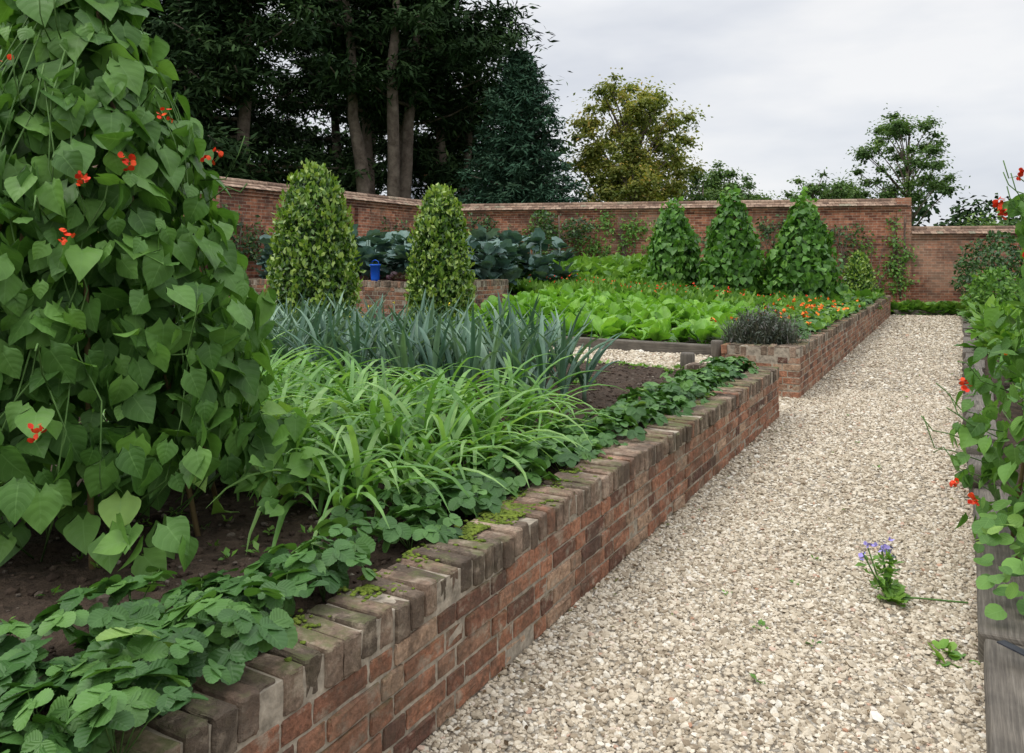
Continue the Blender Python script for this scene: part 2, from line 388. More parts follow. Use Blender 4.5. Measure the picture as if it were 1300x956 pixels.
b_=a.build('brick_raised_bed_wall',['brick','cap','mortar'],False,jit=.0014)
a=Acc(); brick_run(a,(XB,7.865),(-2.3,7.865),.0,5); a.build('brick_raised_bed_end_wall',['brick','cap','mortar'],False,jit=.0008)
a=Acc(); brick_run(a,(XB,9.05),(XB+.02,24.0),.0,6); brick_run(a,(-2.28,9.045),(XB+.0,9.045),.0,6)
a.build('brick_raised_bed_wall',['brick','cap','mortar'],False,jit=.0008)
# rear raised bed
a=Acc(); brick_run(a,(-13.2,11.0),(-7.4,11.0),.45,8); brick_run(a,(-7.4,11.0),(-7.4,13.2),.45,8)
a.build('brick_raised_bed_wall',['brick','cap','mortar'],False)
sheet('soil_bed',-13.5,-7.58,11.15,13.3,.1,lambda x,y:1.08+.02*vn(x,y,5,9),'soil',.01)
# moss cushions on cap
a=Acc();
for (xc,yc,n,sd) in ((-1.55,2.56,600,.06),(-1.57,2.84,800,.085),(-1.56,3.08,450,.06),(-1.60,3.4,260,.07),(-1.60,1.96,260,.045),(-1.61,2.25,90,.05),(-1.61,3.9,120,.1),(-1.61,1.6,80,.05),(-1.61,4.9,110,.1),(-1.61,5.8,110,.15)):
    x=np.clip(rng.normal(xc,.042,n),XB-.225,XB-.012);y=rng.normal(yc,sd,n)
    ok=vn(x*12,y*12,1.6,17)>-.3;x=x[ok];y=y[ok];n=len(x)
    inst(a,(icoV*np.array([1,1,.30]),icoT,np.zeros((12,2))),np.column_stack([x,y,np.full(n,.483)]),rotz(U(0,6,n)),U(.004,.012,n),U(0,1,n))
a.build('moss',['moss'],True,jit=.0015)

# ------------------------------------------------------------------ timbers
def timber(name,p0,p1,w,z0,z1,acc=None):
    p0=np.array(p0,float);p1=np.array(p1,float);L=np.linalg.norm(p1-p0);d=(p1-p0)/L;ang=math.atan2(d[1],d[0])-math.pi/2
    pr=bbox(w,L,z1-z0,.014,2,0);a=acc or Acc()
    q=(p0+p1)/2
    inst(a,pr,[(q[0],q[1],(z0+z1)/2)],rotz(np.array([ang]))@smallrot(1,.006),1.0,np.array([.5]))
    if acc is None: a.build(name,['timber'],False,jit=.001)
timber('timber_bed_edging',(-2.33,9.43),(-4.5,9.43),.12,.2,.505)
timber('timber_bed_edging',(-4.52,9.43),(-6.9,9.43),.12,.2,.50)
timber('timber_step',(-2.25,7.95),(-2.25,9.0),.14,.0,.385)
def post(name,x,y,z0,z1,r):
    a=Acc();tube(a,[(x,y,z0),(x,y,z1-.02),(x,y,z1-.005),(x,y,z1)],[r,r,r*.93,r*.8],14);a.build(name,['timber'],True)
post('timber_post',-2.36,7.98,.2,.56,.075); post('timber_post',-2.37,9.2,.2,.58,.07); post('timber_post',-5.55,8.2,.3,.55,.06)
a=Acc();y=-1.0;i=0
while y<24:
    L=U(.75,1.3); xx=.04+.011*y+rng.normal(0,.02); h=.13+U(-.025,.04)
    if 5.5<y<11: h+=.05
    timber('',(xx+.11,y),(xx+.11+.011*L+rng.normal(0,.015),y+L-.02),.19,-.05,h,a)
    y+=L;i+=1
a.build('timber_sleeper_edging',['timber'],False,jit=.0015)
a=Acc()
for y in np.arange(5.6,12,.62):
    tube(a,[(.07+.011*y,y,.17),(.07+.011*y+.03,y+.3,.19)],[.06,.055],9)
a.build('log_edging',['timber'],True)
a=Acc();inst(a,bbox(.10,.055,.006,.001,1),[(.2,3.2,.172)],rotz(np.array([-.5]))@smallrot(1,.15),1.0,np.array([.5]));a.build('slate_plant_label',['slate'],False)

# ------------------------------------------------------------------ garden walls
def box6(a,c4,z0,z1,mi,zb=None):
    c4=[np.array(c,float) for c in c4]
    for i in range(4):
        p,q=c4[i],c4[(i+1)%4];L=np.linalg.norm(q-p);u0=i*3.37
        V=[(p[0],p[1],z0),(q[0],q[1],z0),(q[0],q[1],z1),(p[0],p[1],z1)]
        a.add(V,[(0,1,2),(0,2,3)],[(u0,z0),(u0+L,z0),(u0+L,z1),(u0,z1)],.5,mi)
    a.add([(c[0],c[1],z1) for c in c4],[(0,1,2),(0,2,3)],[c for c in c4],.5,mi)
def wallrun(a,p0,p1,th,z0,zt,piers=()):
    p0=np.array(p0,float);p1=np.array(p1,float);L=np.linalg.norm(p1-p0);d=(p1-p0)/L;n=np.array([d[1],-d[0]]) # n = inside face
    zb=zt-.34
    box6(a,[p0,p1,p1-n*th,p0-n*th],z0,zb,0)
    for k,(e,h) in enumerate(((.03,.075),(.065,.075))):
        box6(a,[p0+n*e-d*.01*k,p1+n*e+d*.01*k,p1-n*(th+e)+d*.01*k,p0-n*(th+e)-d*.01*k],zb+k*.075,zb+k*.075+h-.002,0)
    # tiles
    z1=zb+.15;hw=th/2+.12;rise=.15
    mid=-n*th/2
    k=int(L/.17)
    sl=math.atan2(rise,hw)
    for side in (1,-1):
        for row in range(2):
            f=(.27 if row==0 else .70)
            s=(np.arange(k)+.5+(.5 if row else 0))*L/(k+.5)
            s=s[s<L-.03]
            pr=bbox(.162,hw*.62/math.cos(sl),.016,.003,1)
            pos=p0+d*s[:,None]+mid+n*side*(hw*(1-f))
            z=z1+rise*f+.014*row+.01
            yv=np.array([*( -n*side*math.cos(sl)),math.sin(sl)]);zv=np.array([*(n*side*math.sin(sl)),math.cos(sl)])
            xv=np.cross(yv,zv);R=np.tile(np.stack([xv,yv,zv],-1),(len(s),1,1))@smallrot(len(s),.02)
            inst(a,pr,np.column_stack([pos,np.full(len(s),z)]),R,1.0,U(0,1,len(s)),1)
    e0=p0+mid;e1=p1+mid
    V=[(*(e0+n*(hw-.03)),z1),(*(e1+n*(hw-.03)),z1),(*e1,z1+rise-.01),(*e0,z1+rise-.01),(*(e0-n*(hw-.03)),z1),(*(e1-n*(hw-.03)),z1)]
    a.add(V,[(0,1,2),(0,2,3),(4,3,2),(4,2,5),(0,3,4),(1,5,2)],None,.2,1)
    kk=int(L/.45)
    for i in range(kk):
        s0=i*L/kk;s1=(i+1)*L/kk-.008
        A=e0+d*s0;B=e0+d*s1
        tube(a,[(*A,z1+rise),(*B,z1+rise)],[.085,.08],10,1,U(0,1))
    for s in piers:
        q=p0+d*s
        box6(a,[q+n*.12-d*.23,q+n*.12+d*.23,q-n*.01+d*.23,q-n*.01-d*.23],z0,zb-.05,0)
def wall(name,p0,p1,z0,zt,piers=()):
    a=Acc();wallrun(a,p0,p1,.34,z0,zt,piers);return a.build(name,['wall','tile'],False)
wall('brick_garden_wall',(-13.8,2.0),(-13.8,21.0),0,3.32,(9.5,14.5))
wall('brick_garden_wall',(-13.75,21.05),(-1.0,25.45),0,3.3,())
wall('low_brick_garden_wall',(-.97,25.47),(9,28.95),0,2.48,())
a=Acc();dd=nrm(np.array([12.75,4.4]));nn=np.array([dd[1],-dd[0]]);q=np.array([-1.0,25.45])
box6(a,[q+nn*.05-dd*.35,q+nn*.05+dd*.03,q-nn*.4+dd*.03,q-nn*.4-dd*.35],0,3.34,0)
a.build('brick_wall_pier',['wall'],False)

# ------------------------------------------------------------------ plant builders
def rosette(acc,cen,nl,proto,size,e0,e1,mi=0,spread=.02,rb=(0,1),tw=.25,dz=0):
    N=len(cen);c=np.repeat(np.asarray(cen,float),nl,0);n=N*nl
    az=U(0,6.283,n);f=U(0,1,n);e=e0+(e1-e0)*f
    t=np.stack([np.cos(az)*np.cos(e),np.sin(az)*np.cos(e),np.sin(e)],-1)
    nn_=np.stack([-np.cos(az)*np.sin(e),-np.sin(az)*np.sin(e),np.cos(e)],-1)+rng.normal(0,tw,(n,3))
    s=U(size[0],size[1],n)
    pos=c+np.stack([np.cos(az),np.sin(az),0*az],-1)*spread*U(0,1,n)[:,None];pos[:,2]+=dz
    base=np.repeat(U(-.2,.2,N),nl);sb=np.repeat(U(.8,1.15,N),nl)
    inst(acc,proto,pos,frames(nn_,t),s*sb,np.clip(rb[0]+(rb[1]-rb[0])*f*.6+U(0,.4,n)*(rb[1]-rb[0])+base,0,1),mi)
def strap(acc,base,az,el,L,w,droop,rnd,mi=0,seg=8,fold=.5):
    N=len(base);t=np.linspace(0,1,seg+1);pos=np.array(base,float);rows=[]
    per=np.stack([-np.sin(az),np.cos(az),0*az],-1);azk=az.copy()
    for k,tt in enumerate(t):
        th=el-droop*tt**1.4
        d=np.stack([np.cos(azk)*np.cos(th),np.sin(azk)*np.cos(th),np.sin(th)],-1)
        nn_=np.cross(per,d)
        ww=w*(.55+1.3*tt if tt<.35 else (1.0)*(1-((tt-.35)/.65)**2.2))+.0008
        rows.append(np.stack([pos+per*ww[:,None],pos+nn_*(fold*ww[:,None]),pos-per*ww[:,None]],1))
        pos=pos+d*(L/seg)[:,None]; azk=azk+rng.normal(0,.06,N)
    V=np.stack(rows,1).reshape(N,-1,3);T=[]
    for i in range(seg):
        for j in range(2):
            q=i*3+j;T+=[(q,q+1,q+4),(q,q+4,q+3)]
    T=np.array(T)[None]+(np.arange(N)*(seg+1)*3)[:,None,None]
    acc.add(V,T,None,np.repeat(rnd,(seg+1)*3),mi)
def surf_leaves(acc,cx,cy,prof,z0,z1,n,proto,size,mi=0,depth=.25,tipdown=1.,rb=(0,1),tw=.35,outn=.9,upn=.35,lump=.08,seed=1):
    zz=np.linspace(z0,z1,60);r=np.array([max(prof(z),.02) for z in zz]);cdf=np.cumsum(r);cdf/=cdf[-1]
    z=np.interp(U(0,1,n),cdf,zz)+rng.normal(0,.02,n);az=U(0,6.283,n)
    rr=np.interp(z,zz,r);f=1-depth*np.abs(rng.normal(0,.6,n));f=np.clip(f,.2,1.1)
    lm=1+lump*vn(az*2,z*4,1.6,seed)
    R_=rr*f*lm
    out=np.stack([np.cos(az),np.sin(az),0*az],-1)
    pos=np.column_stack([cx+out[:,0]*R_,cy+out[:,1]*R_,z])
    nn_=out*outn+np.array([0,0,upn])+rng.normal(0,tw,(n,3))
    t=np.array([0,0,-1.])*tipdown+out*.35+rng.normal(0,.4,(n,3))
    s=size[0]+(size[1]-size[0])*U(0,1,n)**1.3
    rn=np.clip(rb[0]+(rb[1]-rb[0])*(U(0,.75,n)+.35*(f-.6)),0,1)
    inst(acc,proto,pos,frames(nn_,t),s,rn,mi)
    return pos,out
def flowers(acc,pos,size,mi,npet=5):
    for k in range(npet):
        n=len(pos);az=U(0,6.28,n);t=np.stack([np.cos(az),np.sin(az),U(-.2,.9,n)],-1);nn_=rng.normal(0,1,(n,3))+np.array([0,0,.8])
        inst(acc,P_round,pos+rng.normal(0,size*.35,(n,3)),frames(nn_,t),U(.7,1.2,n)*size,U(0,1,n),mi)

# ---- foreground runner bean wigwam
cx,cy=G(-1.76,3.2)
tbl_z=[.40,.60,.78,1.0,1.3,1.6,2.03,2.46,2.9];tbl_r=[.42,.66,.80,.74,.68,.58,.46,.25,.12]
prof=lambda z:float(np.interp(z,tbl_z,tbl_r))
bp=empty('runner_bean_wigwam')
a=Acc()
surf_leaves(a,cx,cy,prof,.80,2.9,1000,P_heart,(.06,.15),depth=.4,tw=.55,lump=.17)
surf_leaves(a,cx,cy,prof,.78,2.9,750,P_heart3,(.06,.14),depth=.4,tw=.65,lump=.18,seed=5)
surf_leaves(a,cx,cy,prof,.76,2.9,800,P_heart2,(.05,.14),depth=.35,tw=.75,lump=.18,seed=2)
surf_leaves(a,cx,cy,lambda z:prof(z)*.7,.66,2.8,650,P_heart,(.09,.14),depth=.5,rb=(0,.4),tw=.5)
n=34;az=U(-2.9,.8,n);rr=U(.3,.62,n)
pos=np.column_stack([cx+np.cos(az)*rr,cy+np.sin(az)*rr,U(.56,.76,n)])
inst(a,P_heart,pos,frames(np.column_stack([np.cos(az)*.6,np.sin(az)*.6,np.ones(n)])+rng.normal(0,.3,(n,3)),np.column_stack([np.cos(az),np.sin(az),-U(.2,1,n)])),U(.08,.14,n),U(.2,1,n))
n=46;q=np.array([-2.42,2.28]);pos=np.column_stack([rng.normal(q[0],.11,n),rng.normal(q[1],.13,n),U(.5,.95,n)])   # trailing shoot towards the garlic
inst(a,P_heart3,pos,frames(rng.normal(0,.45,(n,3))+[.3,-.4,.8],rng.normal(0,.8,(n,3))+[.2,-.2,-.5]),U(.06,.12,n),U(.2,1,n))
q=np.array(G(-1.25,2.62));n=10;pos=np.column_stack([rng.normal(q[0],.06,n),rng.normal(q[1],.06,n),U(.49,.70,n)])
inst(a,P_heart,pos,frames(rng.normal(0,.4,(n,3))+[.3,-.6,.6],rng.normal(0,.5,(n,3))+[.2,-.2,-1]),U(.09,.14,n),U(.4,1,n))
a.build('leaves',['bean'],True,bp)
a=Acc()
for i in range(8):
    t=i/8*6.283+.3;tube(a,[(cx+.55*math.cos(t),cy+.55*math.sin(t),.38),(cx+.02*math.cos(t),cy+.02*math.sin(t),2.75)],[.011,.009],6)
a.build('canes',['cane'],True,bp)
a=Acc()
for i in range(34):
    t0=U(0,6.28);z=U(.40,.6);pts=[]
    for k in range(10):
        rr=prof(z)*(.84+.08*math.sin(k));pts.append((cx+rr*math.cos(t0),cy+rr*math.sin(t0),z));t0+=U(-.15,.22);z+=U(.12,.28)
    tube(a,pts,[.0035]*10,4)
for i in range(9):
    t0=U(-1.2,1.0);z=U(.9,2.5);rr=prof(z)
    tube(a,[(cx+rr*math.cos(t0)*f,cy+rr*math.sin(t0)*f,z+U(0,.12)*j) for j,f in enumerate((.9,1.1,1.2,1.25))],[.003]*4,4)
a.build('vines',['stem'],True,bp)
a=Acc();n=15;az=U(-1.9,.6,n);z=np.linspace(.85,2.6,n)+rng.normal(0,.08,n);rr=np.array([prof(q) for q in z])*1.13
fp=np.column_stack([cx+np.cos(az)*rr,cy+np.sin(az)*rr,z])
for k in range(4): flowers(a,fp+np.column_stack([rng.normal(0,.015,n),rng.normal(0,.015,n),np.full(n,k*.013)]),.018,0,3)
a.build('flowers',['petal_red'],True,bp)

# ---- strawberries
def strawberry(rowsf,ys,name='strawberry_plants',z0=H1,scale=1.,hs=1.,nl=14):
    a=Acc();cen=[]
    for y in ys:
        for x in rowsf(y):
            cen.append((x+rng.normal(0,.03),y+rng.normal(0,.04),z0+(.05 if x>-1.64 else 0)))
    cen=np.array(cen)
    N=len(cen);c=np.repeat(cen,nl,0);n=N*nl
    az=U(0,6.283,n);rr=U(.02,.16,n)*scale;h=(.035+.10*hs*np.sqrt(np.clip(1-(rr/.2/scale)**2,0,1)))*U(.7,1.2,n)*scale*np.repeat(U(.75,1.25,N),nl)
    c2=c+np.stack([np.cos(az)*rr,np.sin(az)*rr,h],-1)
    s=U(.045,.080,n)*scale;rn=np.clip(U(0,.85,n)+.8*(h/scale-.09)*2,0,1)
    up=np.stack([np.cos(az)*rr*3.5/scale,np.sin(az)*rr*3.5/scale,np.ones(n)],-1)+rng.normal(0,.30,(n,3))
    for k in (-1.45,0,1.45):
        b=az+k;t=np.stack([np.cos(b),np.sin(b),-.25-rr],-1)
        nn_=up+np.stack([np.cos(b),np.sin(b),0*b],-1)*.1
        inst(a,P_straw,c2,frames(nn_,t),s*(1 if k==0 else .9),np.clip(rn+U(-.08,.08,n),0,1))
    for i in range(0,n,3):
        tube(a,[c[i],(c[i]+c2[i])/2+[0,0,.02],c2[i]],[.0022]*3,3,1)
    return a.build(name,['straw','stem'])
ys=np.concatenate([np.arange(-.2,1.95,.15),[2.12],np.arange(2.42,3.3,.15),np.arange(3.42,7.75,.17)])
def rowsf(y):
    if y<1.15: return [-1.50,-1.64,-1.82,-2.02,-2.2]
    if y<1.5: return [-1.58,-1.74,-1.9,-2.06]
    if y<1.95: return [-1.72,-1.90]
    if y<2.3: return [-1.80]
    if y<3.3: return [-1.77,-1.93]
    return [-1.72,-1.88] if rng.random()<.7 else [-1.78]
strawberry(rowsf,ys)

# ---- garlic / strap plants and leeks
a=Acc();cen=[]
for X in np.arange(-5.2,-2.1,.20):
    for Y in np.arange(2.65,4.6,.25):
        if X<-3.6 and Y<3.2: continue
        cen.append((X+rng.normal(0,.04),Y+rng.normal(0,.05),H1))
cen=np.array(cen);nl=10;c=np.repeat(cen,nl,0);n=len(c)
strap(a,c,U(0,6.283,n),U(.75,1.45,n),U(.45,.85,n),U(.010,.022,n),U(1.3,2.9,n),U(0,1,n))
n=120;c=np.column_stack([U(-2.6,-2.0,n),U(2.4,4.5,n),np.full(n,H1)])
strap(a,c,U(-1.5,.8,n),U(.5,1.2,n),U(.4,.7,n),U(.009,.017,n),U(1,2.4,n),U(.2,1,n))
a.build('garlic_plants',['strap'])
a=Acc();cen=[]
for Y in (4.8,5.15,5.5,5.85,6.15):
    for X in np.arange(-7.2,-2.3,.17):
        if Y>5.6 and X>-2.8: continue
        cen.append((X+rng.normal(0,.03),Y+rng.normal(0,.04),H1))
cen=np.array(cen);nl=9;c=np.repeat(cen,nl,0);n=len(c)
f=np.tile(np.linspace(.05,.30,nl),len(cen));c[:,2]+=f*.65
az=np.repeat(U(0,3.14,len(cen)),nl)+np.tile(np.arange(nl)%2*3.14,len(cen))+rng.normal(0,.35,n)
strap(a,c,az,U(.9,1.5,n),U(.40,.75,n),U(.013,.023,n),U(.1,1.4,n),U(0,1,n),fold=.8)
for q in cen: tube(a,[q,(q[0],q[1],q[2]+.22)],[.018,.016],6,0,.9)
a.build('leek_plants',['leek'])
# weeds / seedlings
a=Acc();n=160;cen=np.column_stack([U(-5,-1.9,n),U(6.3,7.7,n),np.full(n,H1+.005)]);cen=cen[vn(cen[:,0],cen[:,1],2,6)>-.1]
rosette(a,cen,9,P_lo,(.03,.08),.1,1.1)
n=200;cen=np.column_stack([U(-5.2,-2.4,n),U(7.55,7.95,n),np.full(n,H1-.02)])
rosette(a,cen,8,P_lo,(.03,.07),.1,1.2,rb=(.4,1))
n=45;cen=np.column_stack([U(-2.9,-2.0,n),U(1.3,3.2,n),np.full(n,H1+.01)]);rosette(a,cen,6,P_lo,(.015,.045),.1,1.1)
n=16;cen=np.column_stack([U(XB+.02,.05,n),U(2.6,12,n),np.full(n,.005)]);rosette(a,cen,6,P_lo,(.012,.035),.1,1.0)
a.build('weeds',['herb'])
a=Acc()
n=330;cen=np.column_stack([U(-13,-3.9,n),U(2,9,n),np.full(n,H1)])
cen=cen[(cen[:,0]<-7.4)|((cen[:,1]<4.3)&(cen[:,0]<-5.3))|((cen[:,1]<2.6)&(cen[:,0]<-4.2))]
rosette(a,cen,16,P_chard,(.22,.45),.2,1.3,spread=.12)
a.build('leafy_vegetables',['herb'])
a=Acc();n=90;cen=np.column_stack([U(-9.5,-5.0,n),U(6.4,9.2,n),np.full(n,H1)])
rosette(a,cen,22,P_lo,(.12,.36),.5,1.5,spread=.15)
fp=np.column_stack([U(-8,-5.6,14),U(6.4,9.0,14),U(.75,1.0,14)]);flowers(a,fp,.025,1,4)
a.build('flowering_herb_plants',['herb','petal_y'])

# ---- topiary bay cones
def topiary(name,x,y,z0,h,r,n,mat='bay',leaf=(.04,.10)):
    e=empty(name)
    pf=lambda z:r*float(np.interp((z-z0)/h,[0,.06,.25,.5,.75,.9,.97,1],[.75,.93,1,.92,.74,.52,.34,.15]))
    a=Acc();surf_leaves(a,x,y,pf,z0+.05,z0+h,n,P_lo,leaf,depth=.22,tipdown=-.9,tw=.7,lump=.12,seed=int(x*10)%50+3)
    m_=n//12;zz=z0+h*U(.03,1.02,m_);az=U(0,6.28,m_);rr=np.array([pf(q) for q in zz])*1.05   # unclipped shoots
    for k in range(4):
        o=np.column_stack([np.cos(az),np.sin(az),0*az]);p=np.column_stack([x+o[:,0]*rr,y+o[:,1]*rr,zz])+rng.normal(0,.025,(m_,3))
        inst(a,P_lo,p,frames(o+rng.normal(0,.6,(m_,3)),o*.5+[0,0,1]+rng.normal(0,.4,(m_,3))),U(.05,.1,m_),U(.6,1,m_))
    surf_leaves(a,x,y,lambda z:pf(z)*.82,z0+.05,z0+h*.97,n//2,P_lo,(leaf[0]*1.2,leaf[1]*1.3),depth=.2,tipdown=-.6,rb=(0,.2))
    a.build('foliage',[mat],True,e)
    a=Acc();tube(a,[(x,y,z0-.1),(x,y,z0+h*.8)],[.05,.02]);a.build('trunk',['bark'],True,e)
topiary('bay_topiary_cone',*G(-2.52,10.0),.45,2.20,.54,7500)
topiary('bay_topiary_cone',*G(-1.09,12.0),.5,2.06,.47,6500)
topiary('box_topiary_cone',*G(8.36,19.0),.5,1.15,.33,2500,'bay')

# ---- kale, beetroot in rear bed
a=Acc();n=110;cen=np.column_stack([U(-13.3,-7.7,n),U(11.3,17,n)]);cen=np.column_stack([cen,np.full(n,1.1)])
for z_,k in ((0,14),(.35,14),(.65,10)):
    c2=cen.copy();c2[:,2]+=z_*U(.5,1.3,n);rosette(a,c2,k,P_cab,(.2,.42),.1,1.3,spread=.1)
for q in cen: tube(a,[q,(q[0],q[1],q[2]+.8)],[.02,.015],5,0,.9)
a.build('kale_plants',['kale'])
a=Acc();n=60;cen=np.column_stack([U(-11.5,-7.7,n),U(11.2,11.7,n),np.full(n,1.09)]);rosette(a,cen,12,P_chard,(.12,.24),.4,1.3,spread=.05)
a.build('beetroot_plants',['beet'])
bx,by=-8.95,11.1;a=Acc()
tube(a,[(bx,by,1.14),(bx,by,1.19),(bx,by,1.42),(bx,by,1.425),(bx,by,1.45)],[.07,.075,.09,.10,.10],16)
tube(a,[(bx-.09,by,1.43),(bx-.07,by,1.5),(bx,by,1.53),(bx+.07,by,1.5),(bx+.09,by,1.43)],[.006]*5,6)
a.build('blue_bucket',['blue'])

# ---- chard bed
def zt(c): return np.column_stack([c,hbed(c[:,0],c[:,1])])
a=Acc();cen=[]
for Y in np.arange(9.75,14.6,.42):
    x1=-2.35-.10*(Y-9.7)
    for X in np.arange(-7.0,x1,.25):
        if 10.9<Y<11.1 or rng.random()<.08: continue
        cen.append((X+rng.normal(0,.05),Y+rng.normal(0,.05)))
cen=zt(np.array(cen));rosette(a,cen,13,P_chard,(.15,.34),.35,1.4,spread=.05)
a.build('chard_plants',['chard'])
a=Acc();n=420;cen=zt(np.column_stack([U(-8.5,-2.2,n),U(14.6,17.2,n)]));rosette(a,cen,20,P_lo,(.12,.32),.3,1.5,spread=.12)
fp=np.column_stack([U(-8,-2,90),U(14.5,16,90)]);fp=zt(fp);fp[:,2]+=U(.28,.40,90);flowers(a,fp,.024,1,3)
a.build('herb_plants',['herb','petal_red'])
a=Acc();n=500;cen=zt(np.column_stack([U(-13,-1.7,n),U(17.3,23,n)]));cen=cen[cen[:,1]<20.3+ (cen[:,0]+13.8)*.34]
rosette(a,cen,22,P_chard,(.2,.42),.2,1.4,spread=.2)
a.build('leafy_vegetables',['herb'])
a=Acc();n=70;cen=zt(np.column_stack([U(-12.5,-7.5,n),U(15.5,20.3,n)]));rosette(a,cen,26,P_chard,(.3,.55),.3,1.5,spread=.25);a.build('rhubarb_plants',['herb'])
strawberry(lambda y:[XB-.27,XB-.45],np.arange(10.3,23.5,.24),'strawberry_plants',.5,1.15)
a=Acc();n=620;cen=np.column_stack([U(-3.3,-1.6,n),U(10.2,17.5,n)]);cen=cen[(cen[:,0]>-2.5-.1*(cen[:,1]-10))];cen=np.column_stack([cen,np.full(len(cen),.48)])
rosette(a,cen,14,P_nast,(.05,.12),.0,1.3,spread=.16,dz=.12)
n=46;fp=np.column_stack([rng.normal(-2.0,.28,n),U(10.2,16,n),U(.68,.82,n)]);flowers(a,fp,.036,1,4)
a.build('nasturtium_plants',['herb','petal_or'])
a=Acc();hx,hy=-1.95,9.6
n=2400;az=U(0,6.28,n);e=U(.15,1.5,n);base=np.column_stack([hx+rng.normal(0,.15,n),hy+rng.normal(0,.12,n),np.full(n,.5)])
strap(a,base,az,e,U(.18,.46,n),U(.002,.004,n),U(-.2,.9,n),U(0,1,n),seg=4)
n=3200;v=nrm(rng.normal(0,1,(n,3)))*(U(.5,1.1,n)*(1+.15*np.sin(U(0,6.28,n)*3)))[:,None]*[.40,.34,.42];v[:,2]=np.abs(v[:,2]);p=v+[hx,hy,.5]
inst(a,P_needle,p,frames(v+rng.normal(0,.3,(n,3)),rng.normal(0,.6,(n,3))+[0,0,1]),U(.03,.08,n),U(0,1,n))
a.build('lavender_bush',['laven'])

# ---- distant bean wigwams
def wigwam(r,d,ztop,rad,n=1700):
    x,y=G(r,d);z0=float(hbed(np.array(x),np.array(y)));e=empty('runner_bean_wigwam')
    h=ztop-z0;pf=lambda z:rad*float(np.interp((z-z0)/h,[0,.15,.4,.7,.92,1],[1,.98,.88,.64,.36,.2]))
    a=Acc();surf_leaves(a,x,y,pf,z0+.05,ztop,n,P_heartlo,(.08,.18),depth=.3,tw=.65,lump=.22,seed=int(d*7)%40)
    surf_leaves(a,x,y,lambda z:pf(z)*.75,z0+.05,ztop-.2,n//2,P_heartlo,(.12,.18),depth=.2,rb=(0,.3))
    m_=60;p=np.array([x,y,ztop])+rng.normal(0,.11,(m_,3));inst(a,P_heartlo,p,frames(rng.normal(0,.7,(m_,3))+[0,0,.6],rng.normal(0,1,(m_,3))),U(.07,.14,m_),U(.3,1,m_))
    a.build('leaves',['bean_far'],True,e)
    a=Acc()
    for i in range(6):
        t=i*1.047;tube(a,[(x+rad*.85*math.cos(t),y+rad*.85*math.sin(t),z0-.05),(x-.05*math.cos(t),y-.05*math.sin(t),ztop+.08)],[.012,.009],5)
    a.build('canes',['cane'],True,e)
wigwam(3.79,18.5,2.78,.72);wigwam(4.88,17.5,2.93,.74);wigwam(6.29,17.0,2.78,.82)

# ---- right-hand bed
cx2,cy2=G(2.64,3.70)
tz=[.1,.3,.6,.9,1.15,1.35,1.8,2.05];tr=[.36,.46,.52,.44,.34,.24,.26,.10]
pf=lambda z:float(np.interp(z,tz,tr));e=empty('runner_bean_wigwam');a=Acc()
surf_leaves(a,cx2,cy2,pf,.2,2.1,560,P_heart,(.05,.10),depth=.4,tw=.6,lump=.22,seed=11)
surf_leaves(a,cx2,cy2,pf,.15,2.0,360,P_nast,(.05,.09),depth=.5,tw=.6,lump=.22,seed=12)
n=90;p=np.column_stack([U(.12,.5,n),U(3.35,4.3,n),U(.15,.42,n)]);inst(a,P_nast,p,frames(rng.normal(0,.4,(n,3))+[-.3,-.3,1],rng.normal(0,1,(n,3))+[-.4,-.4,-.2]),U(.04,.085,n),U(.2,1,n))
a.build('leaves',['bean'],True,e)
a=Acc()
for i in range(5):
    t=i*1.256;tube(a,[(cx2+.3*math.cos(t),cy2+.3*math.sin(t),.05),(cx2,cy2,2.15)],[.010,.008],6)
a.build('canes',['cane'],True,e)
a=Acc();z=np.array([.40,.44,.62,.9,1.2,1.5,1.72,1.78,1.9]);n=len(z);az=U(3.1,4.5,n);rr=np.array([pf(q) for q in z])*1.12
fp=np.column_stack([cx2+np.cos(az)*rr,cy2+np.sin(az)*rr,z])
for k in range(3): flowers(a,fp+[0,0,k*.014],.022,0,4)
a.build('flowers',['petal_red'],True,e)
a=Acc()
for i in range(20):
    t0=U(1.8,4.2);z=U(.3,1.9);rr=pf(z)
    tube(a,[(cx2+rr*math.cos(t0)*f,cy2+rr*math.sin(t0)*f,z+.07*j*U(.3,1)) for j,f in enumerate((.7,1.,1.15,1.25))],[.0028]*4,4)
a.build('vines',['stem'],True,e)
a=Acc();n=330;cen=np.column_stack([U(.60,2.4,n),U(4.6,14,n),np.full(n,.1)]);rosette(a,cen,16,P_nast,(.06,.13),.0,1.4,spread=.18,dz=.12)
c2=cen[::2].copy();c2[:,2]+=.25;rosette(a,c2,12,P_heartlo,(.07,.14),.0,1.3,spread=.22)
fp=np.column_stack([U(.55,1.6,26),U(4.8,12,26),U(.35,.6,26)]);flowers(a,fp,.036,1,4)
a.build('leafy_vegetables',['bean_far','petal_or'])
a=Acc();n=200;cen=np.column_stack([U(.6,3,n),U(13.5,24,n),np.full(n,.1)]);rosette(a,cen,18,P_chard,(.2,.42),.2,1.4,spread=.2)
c2=cen[::3].copy();c2[:,2]+=.35;rosette(a,c2,18,P_lo,(.15,.35),.2,1.4,spread=.3);a.build('chard_plants',['herb'])
